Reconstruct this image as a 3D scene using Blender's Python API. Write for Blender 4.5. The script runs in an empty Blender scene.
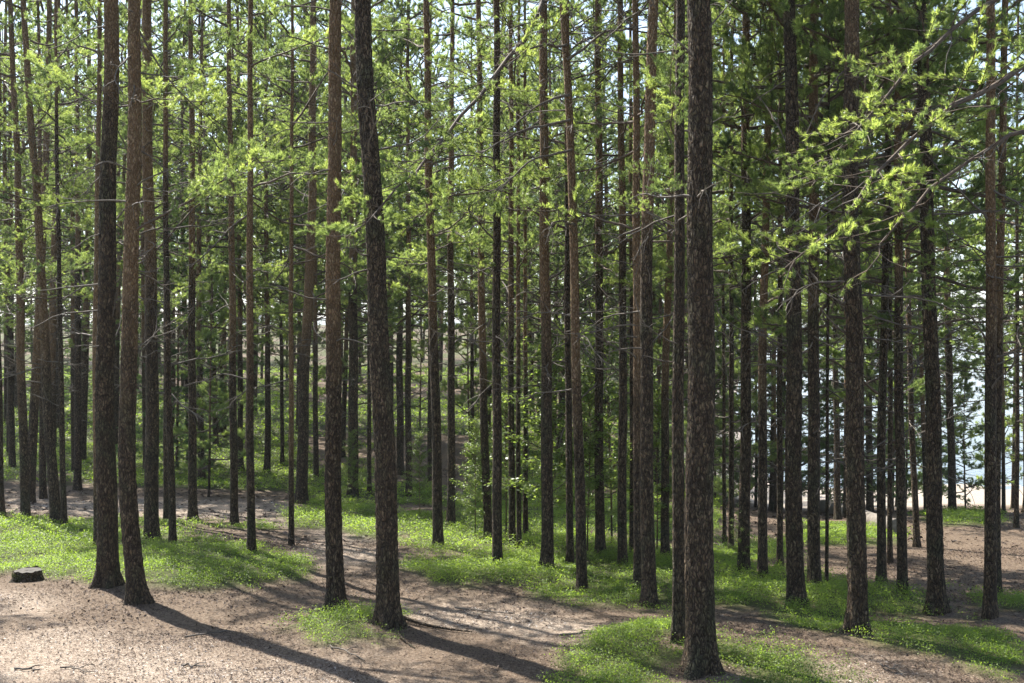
import bpy, math
import numpy as np
from mathutils import Vector, noise as mnoise

# ------------------------------------------------------------------ set-up
F, CX, CY, EYE, S = 1138.0, 512.0, 341.5, 2.5, 1.25
scene = bpy.context.scene
COL = scene.collection
R0 = np.random.default_rng(7)
SUN_AZ = np.array([-0.65, 0.76]); SUN_AZ /= np.linalg.norm(SUN_AZ)
SUN_EL = math.radians(48)

def sstep(a, b, x):
    t = np.clip((np.asarray(x, float) - a) / (b - a), 0, 1)
    return t * t * (3 - 2 * t)

def _hash(ix, iy, seed):
    n = (ix.astype(np.int64) * 374761393 + iy.astype(np.int64) * 668265263 + seed * 1442695041) & 0x7fffffff
    n = ((n ^ (n >> 13)) * 1274126177) & 0x7fffffff
    n = n ^ (n >> 16)
    return (n & 0xffff) / 65535.0

def vnoise(x, y, seed=0):
    x = np.asarray(x, float); y = np.asarray(y, float)
    ix = np.floor(x); iy = np.floor(y)
    fx = x - ix; fy = y - iy
    fx = fx * fx * (3 - 2 * fx); fy = fy * fy * (3 - 2 * fy)
    a = _hash(ix, iy, seed); b = _hash(ix + 1, iy, seed)
    c = _hash(ix, iy + 1, seed); d = _hash(ix + 1, iy + 1, seed)
    return (a + (b - a) * fx) * (1 - fy) + (c + (d - c) * fx) * fy - 0.5

# ------------------------------------------------------------------ terrain
KL = np.array([(-60, 0.3), (-5, 0), (0, 0), (12, -.54), (22, -.99), (28, -1.08), (36, -.75), (45, -.25), (60, .6), (100, 2.4), (200, 5.0), (4000, 5.0)])
KR = np.array([(-60, 0.3), (-5, 0), (0, 0), (12, -.52), (19, -1.0), (26, -1.95), (34, -2.95), (45, -3.9), (60, -4.5), (100, -5.5), (4000, -9)])
LAKE_Z = -3.98 * S

def _prof(K, y):
    ys = y / S
    acc = 0
    for o in (-2.0, -1.0, 0, 1.0, 2.0):
        acc = acc + np.interp(ys + o, K[:, 0], K[:, 1])
    return acc / 5 * S

def terrain(x, y):
    x = np.asarray(x, float); y = np.asarray(y, float)
    px = CX + F * x / np.maximum(y, 6.0)
    w = sstep(560, 800, px)
    h = _prof(KL, y) * (1 - w) + _prof(KR, y) * w
    h = h + 0.10 * vnoise(x * .35, y * .35, 1) + 0.05 * vnoise(x * 1.1, y * 1.1, 2)
    # little mounds under the bilberry patches in front
    for (mx, my, mr, mh) in MOUNDS:
        h = h + mh * np.exp(-((x - mx) ** 2 + (y - my) ** 2) / (mr * mr))
    return h
MOUNDS = []

def ground_at(px, py):
    """point of the ground seen at a pixel"""
    dx = (px - CX) / F; dz = (CY - py) / F
    y = np.arange(5.0, 260.0, 0.05)
    g = terrain(dx * y, y) - (EYE + dz * y)
    i = np.argmax(g > 0)
    if g[i] <= 0:
        i = len(y) - 1
    return float(dx * y[i]), float(y[i]), float(terrain(dx * y[i], y[i]))

def gxy(px, py):
    return ground_at(px, py)[:2]
_m = [gxy(655, 650) + (0.75, 0.16), gxy(350, 632) + (0.7, 0.10), gxy(860, 655) + (1.2, 0.12), gxy(740, 600) + (1.4, 0.10), gxy(170, 560) + (2.2, 0.12)]
MOUNDS = _m

# green patches traced on the ground of the place
POLYS = [
    [(-40, 515), (0, 520), (60, 530), (140, 530), (250, 548), (322, 570), (300, 577), (225, 590), (150, 586), (70, 583), (0, 579), (-60, 580)],
    [(288, 514), (340, 508), (430, 514), (520, 530), (560, 525), (600, 540), (690, 555), (720, 575), (730, 604), (690, 618), (640, 618), (590, 612), (512, 598),
     (545, 588), (470, 582), (430, 576), (398, 562), (430, 556), (490, 560), (420, 548), (392, 540), (300, 528)],
    [(582, 676), (578, 655), (600, 638), (650, 628), (690, 632), (700, 642), (770, 652), (825, 668), (850, 700), (560, 700)],
    [(715, 560), (760, 572), (860, 585), (930, 606), (980, 628), (1040, 655), (1040, 672), (985, 668), (900, 662), (835, 652), (768, 642), (800, 630), (780, 620), (722, 612)],
    [(285, 628), (320, 620), (400, 624), (412, 634), (395, 642), (300, 640)],
    [(790, 528), (830, 524), (905, 530), (905, 545), (830, 546), (790, 545)],
    [(930, 514), (990, 514), (1000, 524), (935, 527)],
    [(690, 545), (800, 540), (800, 562), (690, 560)],
    [(0, 470), (90, 474), (170, 476), (300, 488), (330, 478), (300, 440), (290, 400), (120, 395), (0, 395), (-80, 395), (-80, 470)],
    [(330, 490), (420, 486), (470, 500), (520, 505), (470, 512), (400, 502), (330, 500)],
    [(560, 500), (640, 500), (700, 520), (700, 545), (600, 530)],
    [(960, 590), (1040, 596), (1040, 612), (975, 606)],
]
POLYW = [np.array([gxy(*p) for p in P]) for P in POLYS]
PATHW = [np.array([gxy(*p) for p in P]) for P in (
    [(720, 612), (860, 640), (1040, 690), (850, 700), (780, 655)],
    [(860, 607), (930, 616), (1030, 628), (1030, 640), (930, 628), (860, 618)],
)]

TRAILW = [np.array([gxy(*p) for p in P]) for P in (
    [(-40, 482), (90, 487), (180, 490), (290, 494), (345, 530), (400, 560), (330, 570), (280, 522), (-40, 520)],
    [(375, 436), (474, 436), (482, 500), (440, 520), (380, 520)],
)]

def inside(poly, x, y):
    r = np.zeros(x.shape, bool)
    n = len(poly)
    for i in range(n):
        x1, y1 = poly[i]; x2, y2 = poly[(i + 1) % n]
        if y1 == y2:
            continue
        c = ((y1 > y) != (y2 > y)) & (x < (x2 - x1) * (y - y1) / (y2 - y1) + x1)
        r ^= c
    return r

BASES = []
def cover(x, y):
    x = np.asarray(x, float); y = np.asarray(y, float)
    acc = np.zeros(x.shape)
    for k, (jx, jy) in enumerate(((-.08, .1), (.1, .05), (.05, -.12), (-.1, -.06), (0, 0))):
        nx = x + jx + 0.5 * vnoise(x * 1.3, y * .8, 11) + 0.28 * vnoise(x * 4, y * 3, 13)
        ny = y + jy * 2 + 1.0 * vnoise(x * 1.2, y * .7, 12) + 0.5 * vnoise(x * 4, y * 3, 14)
        m = np.zeros(x.shape, bool)
        for P in POLYW:
            m |= inside(P, nx, ny)
        for P in PATHW:
            m &= ~inside(P, nx, ny)
        acc += m
    acc /= 5
    px = CX + F * x / np.maximum(y, 6.0)
    out = (px < -60) | (px > 1080) | ((y > 46) & (px < 720))
    n = vnoise(x * .3, y * .3, 21) + .5 * vnoise(x * .9, y * .9, 22)
    wild = sstep(-.28, .0, n) * (1 - sstep(700, 800, px))
    back = (y > 20.5) & (px < 720)
    qx = x + .9 * vnoise(x * .7, y * .5, 24); qy = y + 1.4 * vnoise(x * .7, y * .5, 25)
    for P in TRAILW:
        back &= ~inside(P, qx, qy)
    acc = np.where(out | back, np.maximum(acc, wild), acc)
    acc = acc * np.maximum(sstep(-.50, -.30, vnoise(x * 1.7, y * 1.2, 31) + .4 * vnoise(x * 5, y * 4, 32) + .05), sstep(15, 12, y))
    for bx, by, br in BASES:
        acc = acc * sstep(br * 1.0, br * 2.6, np.hypot(x - bx, y - by + br * .5))
    return acc

BASES = [gxy(p, q) + (rr,) for p, q, rr in ((701, 673, .22), (678, 640, .13), (857, 634, .15), (138, 603, .14), (107, 586, .15), (336, 610, .15), (391, 625, .17), (795, 606, .13), (649, 606, .12), (937, 614, .13), (582, 592, .10))]
GRIT = [np.array([gxy(*p) for p in P]) for P in (
    [(-60, 640), (70, 628), (190, 640), (300, 662), (420, 684), (420, 700), (-80, 700)],
    [(-60, 592), (40, 596), (60, 612), (-60, 622)],
    [(330, 606), (430, 600), (560, 622), (640, 634), (560, 645), (440, 628)],
    [(300, 500), (345, 530), (400, 560), (330, 570), (300, 560), (330, 545), (280, 520), (150, 520), (0, 512), (0, 495), (200, 500)],
    [(730, 655), (860, 660), (1030, 690), (850, 700)],
)]
def gritty(x, y):
    acc = np.zeros(x.shape)
    for jx, jy in ((-.25, .5), (.25, -.4), (.1, .3), (-.15, -.6), (0, 0), (.3, .1), (-.3, -.2)):
        nx = x + jx + .9 * vnoise(x * .9, y * .6, 81) + .3 * vnoise(x * 3, y * 2, 82); ny = y + jy + 1.2 * vnoise(x * .8, y * .6, 83) + .4 * vnoise(x * 3, y * 2, 84)
        m = np.zeros(x.shape, bool)
        for P in GRIT:
            m |= inside(P, nx, ny)
        acc += m
    return acc / 7

def sandy(x, y):
    px = CX + F * x / np.maximum(y, 6.0)
    return sstep(640, 740, px) * sstep(31 * S, 34 * S, y + 2.0 * vnoise(x * .3, y * .3, 41) - sstep(760, 960, px) * 2)

# ------------------------------------------------------------------ mesh builder
class MB:
    def __init__(self):
        self.v = []; self.n = 0; self.f = []; self.a = {}
    def add(self, verts, faces, mat=0, smooth=True, **attrs):
        verts = np.asarray(verts, np.float32).reshape(-1, 3); faces = np.asarray(faces, np.int64)
        self.v.append(verts); self.f.append((faces + self.n, mat, smooth))
        for k, val in attrs.items():
            self.a.setdefault(k, []).append((self.n, np.broadcast_to(np.asarray(val, np.float32), (len(verts),)).copy()))
        self.n += len(verts)
    def mesh(self, name, mats):
        me = bpy.data.meshes.new(name)
        V = np.concatenate(self.v)
        me.vertices.add(len(V)); me.vertices.foreach_set('co', V.ravel())
        loops = np.concatenate([f.ravel() for f, _m, _s in self.f]).astype(np.int32)
        tot = np.concatenate([np.full(len(f), f.shape[1]) for f, _m, _s in self.f]).astype(np.int32)
        mat = np.concatenate([np.full(len(f), m) for f, m, _s in self.f]).astype(np.int32)
        sm = np.concatenate([np.full(len(f), s) for f, _m, s in self.f]).astype(bool)
        start = np.concatenate([[0], np.cumsum(tot)[:-1]]).astype(np.int32)
        me.loops.add(len(loops)); me.loops.foreach_set('vertex_index', loops)
        me.polygons.add(len(tot)); me.polygons.foreach_set('loop_start', start); me.polygons.foreach_set('loop_total', tot)
        me.polygons.foreach_set('material_index', mat); me.polygons.foreach_set('use_smooth', sm)
        for k, parts in self.a.items():
            arr = np.zeros(len(V), np.float32)
            for s0, val in parts:
                arr[s0:s0 + len(val)] = val
            at = me.attributes.new(k, 'FLOAT', 'POINT'); at.data.foreach_set('value', arr)
        for m in mats:
            me.materials.append(m)
        me.update(calc_edges=True)
        return me

def tube(mb, path, rad, sides=6, mat=0, cap=True, **attrs):
    path = np.asarray(path, float); n = len(path)
    rad = np.broadcast_to(np.asarray(rad, float), (n,))
    T = np.gradient(path, axis=0); T /= np.linalg.norm(T, axis=1)[:, None] + 1e-9
    ref = np.array([0, 0, 1.0]) if abs(T[:, 2]).mean() < .75 else np.array([1.0, 0, 0])
    A = np.cross(T, ref); A /= np.linalg.norm(A, axis=1)[:, None] + 1e-9
    B = np.cross(T, A)
    th = np.arange(sides) / sides * 2 * np.pi
    V = path[:, None, :] + rad[:, None, None] * (np.cos(th)[None, :, None] * A[:, None, :] + np.sin(th)[None, :, None] * B[:, None, :])
    i = np.arange(n - 1)[:, None] * sides; j = np.arange(sides)[None, :]; j2 = (j + 1) % sides
    f = np.stack([i + j, i + j2, i + sides + j2, i + sides + j], -1).reshape(-1, 4)
    mb.add(V.reshape(-1, 3), f, mat, True, **attrs)

def unit(v):
    return v / (np.linalg.norm(v, axis=-1, keepdims=True) + 1e-9)

def shoots(mb, rng, P, D, slen, k, blen, bw, mat, tint, lo=26, hi=58):
    """needle shoots: k blades round each shoot axis"""
    n = len(P)
    if n == 0:
        return
    P = np.asarray(P, float); D = unit(np.asarray(D, float))
    A = unit(np.cross(D, np.array([.31, .22, .92]))); B = np.cross(D, A)
    u = rng.random((n, k)) ** .8
    ph = rng.random((n, k)) * 2 * np.pi
    an = np.radians(lo + (hi - lo) * rng.random((n, k))) * (1.15 - .6 * u)
    base = P[:, None] + D[:, None] * (np.asarray(slen)[:, None] * u)[..., None]
    perp = np.cos(ph)[..., None] * A[:, None] + np.sin(ph)[..., None] * B[:, None]
    d = np.cos(an)[..., None] * D[:, None] + np.sin(an)[..., None] * perp
    L = blen * (.7 + .5 * rng.random((n, k)))
    tip = base + d * L[..., None]
    w = unit(np.cross(d, rng.normal(size=(n, k, 3)))) * (bw / 2)
    V = np.stack([base - w, base + w, tip], 2).reshape(-1, 3)
    f = np.arange(n * k * 3).reshape(-1, 3)
    t = np.clip(np.repeat(np.asarray(tint), k) + rng.normal(0, .08, n * k), 0, 1)
    mb.add(V, f, mat, False, tint=np.repeat(t, 3))

# ------------------------------------------------------------------ materials
def new_mat(name):
    m = bpy.data.materials.new(name); m.use_nodes = True
    nt = m.node_tree; nt.nodes.clear()
    return m, nt, nt.nodes, nt.links

def node(nodes, kind, **kw):
    n = nodes.new(kind)
    for k, v in kw.items():
        if k in n.inputs:
            n.inputs[k].default_value = v
        else:
            setattr(n, k, v)
    return n

def ramp(nodes, stops):
    r = nodes.new('ShaderNodeValToRGB')
    e = r.color_ramp.elements
    while len(e) < len(stops):
        e.new(.5)
    for el, (p, c) in zip(e, stops):
        el.position = p; el.color = (*c, 1)
    return r

def mix(nodes, links, fac, a, b, blend='MIX'):
    m = nodes.new('ShaderNodeMix'); m.data_type = 'RGBA'; m.blend_type = blend
    for sock, val in ((m.inputs[0], fac), (m.inputs[6], a), (m.inputs[7], b)):
        if hasattr(val, 'is_linked'):
            links.new(val, sock)
        elif isinstance(val, (int, float)):
            sock.default_value = val
        else:
            sock.default_value = (*val, 1)
    return m.outputs[2]

def foliage_mat(name, stops, trans=.45, rough=.45, tscale=1.5, hue=(1.15, 1.15, .6)):
    m, nt, N, L = new_mat(name)
    at = node(N, 'ShaderNodeAttribute', attribute_name='tint')
    oi = N.new('ShaderNodeObjectInfo')
    ad = node(N, 'ShaderNodeMath', operation='MULTIPLY_ADD'); L.new(oi.outputs['Random'], ad.inputs[0]); ad.inputs[1].default_value = .22; ad.inputs[2].default_value = -.11
    sm = node(N, 'ShaderNodeMath', operation='ADD'); L.new(at.outputs['Fac'], sm.inputs[0]); L.new(ad.outputs[0], sm.inputs[1])
    r = ramp(N, stops); L.new(sm.outputs[0], r.inputs[0])
    p = node(N, 'ShaderNodeBsdfPrincipled', Roughness=rough); L.new(r.outputs[0], p.inputs['Base Color'])
    p.inputs['Specular IOR Level'].default_value = .45
    tc = mix(N, L, 1.0, r.outputs[0], tuple(h * tscale for h in hue), 'MULTIPLY')
    t = N.new('ShaderNodeBsdfTranslucent'); L.new(tc, t.inputs[0])
    mx = N.new('ShaderNodeMixShader'); mx.inputs[0].default_value = trans
    L.new(p.outputs[0], mx.inputs[1]); L.new(t.outputs[0], mx.inputs[2])
    o = N.new('ShaderNodeOutputMaterial'); L.new(mx.outputs[0], o.inputs[0])
    return m

M_NEEDLE = foliage_mat('pine_needles', [(0, (.026, .042, .022)), (.5, (.070, .100, .040)), (1, (.130, .165, .056))], .55, .36, 5.0, (1.13, 1.05, .66))
M_SPRUCE = foliage_mat('spruce_needles', [(0, (.028, .050, .024)), (.5, (.056, .090, .036)), (1, (.100, .140, .046))], .5, .40, 3.4, (1.15, 1.15, .75))
M_BROAD = foliage_mat('birch_leaf', [(0, (.045, .075, .022)), (.5, (.090, .135, .036)), (1, (.145, .190, .050))], .5, .45, 2.6, (1.12, 1.05, .65))
M_COVER = foliage_mat('bilberry_leaf', [(0, (.055, .088, .018)), (.5, (.125, .185, .034)), (.85, (.160, .225, .044)), (1, (.18, .235, .055))], .48, .55, 2.9, (1.08, 1.06, .52))

def bark_mat():
    m, nt, N, L = new_mat('pine_bark')
    tc = N.new('ShaderNodeTexCoord'); oi = N.new('ShaderNodeObjectInfo')
    off = node(N, 'ShaderNodeVectorMath', operation='ADD'); L.new(tc.outputs['Object'], off.inputs[0])
    cmb = N.new('ShaderNodeCombineXYZ'); ms = node(N, 'ShaderNodeMath', operation='MULTIPLY'); L.new(oi.outputs['Random'], ms.inputs[0]); ms.inputs[1].default_value = 37
    for i in range(3):
        L.new(ms.outputs[0], cmb.inputs[i])
    L.new(cmb.outputs[0], off.inputs[1])
    # a little swirl so that plates are irregular
    nz = node(N, 'ShaderNodeTexNoise', Scale=9.0, Detail=3.0); L.new(off.outputs[0], nz.inputs['Vector'])
    sc = node(N, 'ShaderNodeVectorMath', operation='SCALE'); L.new(nz.outputs['Color'], sc.inputs[0]); sc.inputs[3].default_value = .085
    wv = node(N, 'ShaderNodeVectorMath', operation='ADD'); L.new(off.outputs[0], wv.inputs[0]); L.new(sc.outputs[0], wv.inputs[1])
    mp = N.new('ShaderNodeMapping'); mp.inputs['Scale'].default_value = (44, 44, 14); L.new(wv.outputs[0], mp.inputs[0])
    vd = node(N, 'ShaderNodeTexVoronoi', feature='DISTANCE_TO_EDGE', Scale=1.0); L.new(mp.outputs[0], vd.inputs['Vector'])
    vc = node(N, 'ShaderNodeTexVoronoi', feature='F1', Scale=1.0); L.new(mp.outputs[0], vc.inputs['Vector'])
    mp2 = N.new('ShaderNodeMapping'); mp2.inputs['Scale'].default_value = (90, 90, 40); L.new(wv.outputs[0], mp2.inputs[0])
    nf = node(N, 'ShaderNodeTexNoise', Scale=1.0, Detail=4.0, Roughness=.7); L.new(mp2.outputs[0], nf.inputs['Vector'])
    mp3 = N.new('ShaderNodeMapping'); mp3.inputs['Scale'].default_value = (5, 5, 2.2); L.new(off.outputs[0], mp3.inputs[0])
    nb = node(N, 'ShaderNodeTexNoise', Scale=1.0, Detail=4.0); L.new(mp3.outputs[0], nb.inputs['Vector'])
    fis = ramp(N, [(.0, (0, 0, 0)), (.20, (.70, .70, .70)), (.45, (1, 1, 1))]); L.new(vd.outputs['Distance'], fis.inputs[0])
    sepc = N.new('ShaderNodeSeparateColor'); L.new(vc.outputs['Color'], sepc.inputs[0])
    plate = ramp(N, [(0, (.085, .057, .032)), (.5, (.152, .103, .059)), (1, (.255, .185, .115))]); L.new(sepc.outputs[0], plate.inputs[0])
    pl2 = mix(N, L, .5, plate.outputs[0], nf.outputs['Color'], 'OVERLAY')
    lich = ramp(N, [(.50, (0, 0, 0)), (.66, (.75, .75, .75))]); L.new(nb.outputs['Fac'], lich.inputs[0])
    pl3 = mix(N, L, lich.outputs[0], pl2, (.105, .110, .058))
    mp4 = N.new('ShaderNodeMapping'); mp4.inputs['Scale'].default_value = (21, 21, 5.0); L.new(wv.outputs[0], mp4.inputs[0])
    vl = node(N, 'ShaderNodeTexVoronoi', feature='DISTANCE_TO_EDGE', Scale=1.0); L.new(mp4.outputs[0], vl.inputs['Vector'])
    crk = ramp(N, [(.0, (.42, .40, .38)), (.10, (.8, .8, .8)), (.2, (1, 1, 1))]); L.new(vl.outputs['Distance'], crk.inputs[0])
    grey = mix(N, L, 1.0, mix(N, L, fis.outputs[0], (.034, .024, .016), pl3), crk.outputs[0], 'MULTIPLY')
    oplate = ramp(N, [(0, (.200, .120, .058)), (.5, (.300, .188, .096)), (1, (.40, .272, .160))]); L.new(sepc.outputs[1], oplate.inputs[0])
    op2 = mix(N, L, .45, oplate.outputs[0], nf.outputs['Color'], 'OVERLAY')
    orange = mix(N, L, fis.outputs[0], (.125, .077, .042), op2)
    at = node(N, 'ShaderNodeAttribute', attribute_name='orange')
    an = node(N, 'ShaderNodeMath', operation='MULTIPLY_ADD'); L.new(nb.outputs['Fac'], an.inputs[0]); an.inputs[1].default_value = .9; an.inputs[2].default_value = -.45
    aa = node(N, 'ShaderNodeMath', operation='ADD', use_clamp=True); L.new(at.outputs['Fac'], aa.inputs[0]); L.new(an.outputs[0], aa.inputs[1])
    ms2 = node(N, 'ShaderNodeMapRange', interpolation_type='SMOOTHSTEP'); L.new(aa.outputs[0], ms2.inputs[0]); ms2.inputs[1].default_value = .2; ms2.inputs[2].default_value = .8
    col = mix(N, L, ms2.outputs[0], grey, orange)
    p = node(N, 'ShaderNodeBsdfPrincipled', Roughness=.85); L.new(col, p.inputs['Base Color'])
    p.inputs['Specular IOR Level'].default_value = .25
    hsum = node(N, 'ShaderNodeMath', operation='MULTIPLY_ADD'); L.new(nf.outputs['Fac'], hsum.inputs[0]); hsum.inputs[1].default_value = .5
    sepf = N.new('ShaderNodeSeparateColor'); L.new(fis.outputs[0], sepf.inputs[0]); sepk = N.new('ShaderNodeSeparateColor'); L.new(crk.outputs[0], sepk.inputs[0])
    hk = node(N, 'ShaderNodeMath', operation='MULTIPLY_ADD'); L.new(sepk.outputs[0], hk.inputs[0]); hk.inputs[1].default_value = 1.2; L.new(sepf.outputs[0], hk.inputs[2]); L.new(hk.outputs[0], hsum.inputs[2])
    b = node(N, 'ShaderNodeBump', Strength=1.0, Distance=.02); L.new(hsum.outputs[0], b.inputs['Height']); L.new(b.outputs[0], p.inputs['Normal'])
    o = N.new('ShaderNodeOutputMaterial'); L.new(p.outputs[0], o.inputs[0])
    return m
M_BARK = bark_mat()

def twig_mat(name, c1, c2):
    m, nt, N, L = new_mat(name)
    tc = N.new('ShaderNodeTexCoord')
    nz = node(N, 'ShaderNodeTexNoise', Scale=14.0, Detail=3.0); L.new(tc.outputs['Object'], nz.inputs['Vector'])
    r = ramp(N, [(.3, c1), (.7, c2)]); L.new(nz.outputs['Fac'], r.inputs[0])
    p = node(N, 'ShaderNodeBsdfPrincipled', Roughness=.8); L.new(r.outputs[0], p.inputs['Base Color'])
    b = node(N, 'ShaderNodeBump', Strength=.5, Distance=.01); L.new(nz.outputs['Fac'], b.inputs['Height']); L.new(b.outputs[0], p.inputs['Normal'])
    o = N.new('ShaderNodeOutputMaterial'); L.new(p.outputs[0], o.inputs[0])
    return m
M_TWIG = twig_mat('live_twig_bark', (.050, .036, .026), (.125, .085, .055))
M_DEAD = twig_mat('dead_twig_wood', (.060, .047, .036), (.145, .118, .092))
M_WOOD = twig_mat('weathered_cut_wood', (.085, .07, .055), (.20, .175, .145))
M_OLD = twig_mat('rotten_stump_wood', (.016, .012, .009), (.050, .040, .028))
M_MOSS = foliage_mat('moss', [(0, (.03, .04, .012)), (.5, (.06, .075, .018)), (1, (.12, .13, .03))], .2, .7, 1.3)

def ground_mat():
    m, nt, N, L = new_mat('forest_floor')
    tc = N.new('ShaderNodeTexCoord')
    cov = node(N, 'ShaderNodeAttribute', attribute_name='cover'); sand = node(N, 'ShaderNodeAttribute', attribute_name='sand')
    n1 = node(N, 'ShaderNodeTexNoise', Scale=1.1, Detail=6.0, Roughness=.65); L.new(tc.outputs['Object'], n1.inputs['Vector'])
    n2 = node(N, 'ShaderNodeTexNoise', Scale=16.0, Detail=5.0, Roughness=.75); L.new(tc.outputs['Object'], n2.inputs['Vector'])
    v = node(N, 'ShaderNodeTexVoronoi', feature='F1', Scale=42.0); L.new(tc.outputs['Object'], v.inputs['Vector'])
    v2 = node(N, 'ShaderNodeTexVoronoi', feature='F1', Scale=95.0); L.new(tc.outputs['Object'], v2.inputs['Vector'])
    brown = ramp(N, [(.30, (.062, .040, .025)), (.48, (.122, .084, .055)), (.70, (.225, .170, .120))]); L.new(n1.outputs['Fac'], brown.inputs[0])
    grit = ramp(N, [(.30, (.150, .114, .080)), (.47, (.275, .226, .172)), (.66, (.41, .360, .295))]); L.new(n1.outputs['Fac'], grit.inputs[0])
    ga = node(N, 'ShaderNodeAttribute', attribute_name='grit')
    class _B: pass
    base = _B(); base.outputs = [mix(N, L, ga.outputs['Fac'], brown.outputs[0], grit.outputs[0])]
    fine = ramp(N, [(.28, (.20, .15, .115)), (.5, (.5, .5, .5)), (.72, (.92, .88, .84))]); L.new(n2.outputs['Fac'], fine.inputs[0])
    b1 = mix(N, L, .75, base.outputs[0], fine.outputs[0], 'OVERLAY')
    sp = N.new('ShaderNodeSeparateColor'); L.new(v.outputs['Color'], sp.inputs[0])
    bits = ramp(N, [(.0, (.055, .036, .026)), (.25, (.14, .09, .062)), (.6, (.28, .21, .165)), (1, (.50, .44, .385))]); L.new(sp.outputs[0], bits.inputs[0])
    bitg = mix(N, L, ga.outputs['Fac'], (.50, .45, .38), (1.0, .97, .91))
    b2 = mix(N, L, .6, b1, mix(N, L, 1.0, bits.outputs[0], bitg, 'MULTIPLY'))
    sp2 = N.new('ShaderNodeSeparateColor'); L.new(v2.outputs['Color'], sp2.inputs[0])
    bits2 = ramp(N, [(.0, (.06, .04, .03)), (.5, (.25, .19, .15)), (1, (.52, .46, .40))]); L.new(sp2.outputs[1], bits2.inputs[0])
    b3 = mix(N, L, .45, b2, mix(N, L, 1.0, bits2.outputs[0], bitg, 'MULTIPLY'))
    soil = ramp(N, [(.3, (.045, .050, .018)), (.6, (.085, .095, .030)), (.8, (.13, .12, .045))]); L.new(n2.outputs['Fac'], soil.inputs[0])
    b4 = mix(N, L, cov.outputs['Fac'], b3, soil.outputs[0])
    sr = ramp(N, [(.3, (.30, .25, .20)), (.7, (.42, .365, .305))]); L.new(n2.outputs['Fac'], sr.inputs[0])
    b5 = mix(N, L, sand.outputs['Fac'], b4, sr.outputs[0])
    p = node(N, 'ShaderNodeBsdfPrincipled', Roughness=.9); L.new(b5, p.inputs['Base Color']); p.inputs['Specular IOR Level'].default_value = .2
    h = node(N, 'ShaderNodeMath', operation='MULTIPLY_ADD'); L.new(sp.outputs[1], h.inputs[0]); h.inputs[1].default_value = .5; L.new(n2.outputs['Fac'], h.inputs[2])
    b = node(N, 'ShaderNodeBump', Strength=.9, Distance=.03); L.new(h.outputs[0], b.inputs['Height']); L.new(b.outputs[0], p.inputs['Normal'])
    o = N.new('ShaderNodeOutputMaterial'); L.new(p.outputs[0], o.inputs[0])
    return m

def flake_mat():
    m, nt, N, L = new_mat('fallen_litter')
    at = node(N, 'ShaderNodeAttribute', attribute_name='tint')
    r = ramp(N, [(0, (.035, .022, .016)), (.35, (.11, .066, .042)), (.65, (.26, .185, .135)), (1, (.52, .46, .40))]); L.new(at.outputs['Fac'], r.inputs[0])
    p = node(N, 'ShaderNodeBsdfPrincipled', Roughness=.8); L.new(r.outputs[0], p.inputs['Base Color'])
    o = N.new('ShaderNodeOutputMaterial'); L.new(p.outputs[0], o.inputs[0])
    return m

def water_mat():
    m, nt, N, L = new_mat('lake_water')
    tc = N.new('ShaderNodeTexCoord')
    nz = node(N, 'ShaderNodeTexNoise', Scale=1.6, Detail=4.0); L.new(tc.outputs['Object'], nz.inputs['Vector'])
    p = node(N, 'ShaderNodeBsdfPrincipled', Roughness=.12); p.inputs['Base Color'].default_value = (.03, .055, .08, 1)
    b = node(N, 'ShaderNodeBump', Strength=.35, Distance=.15); L.new(nz.outputs['Fac'], b.inputs['Height']); L.new(b.outputs[0], p.inputs['Normal'])
    o = N.new('ShaderNodeOutputMaterial'); L.new(p.outputs[0], o.inputs[0])
    return m

# ------------------------------------------------------------------ object helpers
def link(name, me, parent=None, mats=None):
    o = bpy.data.objects.new(name, me); COL.objects.link(o)
    if parent is not None:
        o.parent = parent
    return o

def tag(o, label, cat, group=None, kind=None):
    if label: o['label'] = label
    if cat: o['category'] = cat
    if group: o['group'] = group
    if kind: o['kind'] = kind

def thing(name, loc, label, cat, group=None, rz=0.0):
    o = bpy.data.objects.new(name, None); COL.objects.link(o)
    o.empty_display_size = .3
    o.location = loc; o.rotation_euler = (0, 0, rz)
    tag(o, label, cat, group)
    return o

# ------------------------------------------------------------------ ground, lake, far shore
def build_ground():
    ys = np.concatenate([np.arange(-14, 6, .6), np.arange(6, 9.5, .12), np.arange(9.5, 30, .075), np.arange(30, 75, .3), np.arange(75, 160, 2.0), np.geomspace(160, 3500, 14)])
    t = np.linspace(-1, 1, 381); s = np.sign(t) * (abs(t) * .62 + .38 * abs(t) ** 5)
    X = s[None, :] * (9 + 1.05 * np.maximum(ys, 0))[:, None]; Y = np.broadcast_to(ys[:, None], X.shape)
    c = cover(X, Y); sd = sandy(X, Y)
    Z = terrain(X, Y) + 0.02 * c + 0.012 * vnoise(X * 6, Y * 6, 5) + .02 * vnoise(X * 2.6, Y * 2.6, 6)
    n, k = X.shape
    i = np.arange(n - 1)[:, None] * k; j = np.arange(k - 1)[None, :]
    f = np.stack([i + j, i + j + 1, i + k + j + 1, i + k + j], -1).reshape(-1, 4)
    mb = MB(); mb.add(np.stack([X, Y, Z], -1).reshape(-1, 3), f, 0, True, cover=np.clip(c, 0, 1).ravel(), sand=sd.ravel(), grit=gritty(X, Y).ravel())
    o = link('forest_floor', mb.mesh('forest_floor', [ground_mat()])); o['kind'] = 'structure'
build_ground()

mb = MB(); g = np.linspace(0, 1, 2)
mb.add([(-300, 30, LAKE_Z), (2600, 30, LAKE_Z), (2600, 3300, LAKE_Z), (-300, 3300, LAKE_Z)], [[0, 1, 2, 3]], 0, False)
o = link('lake', mb.mesh('lake', [water_mat()])); o['kind'] = 'structure'

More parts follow.
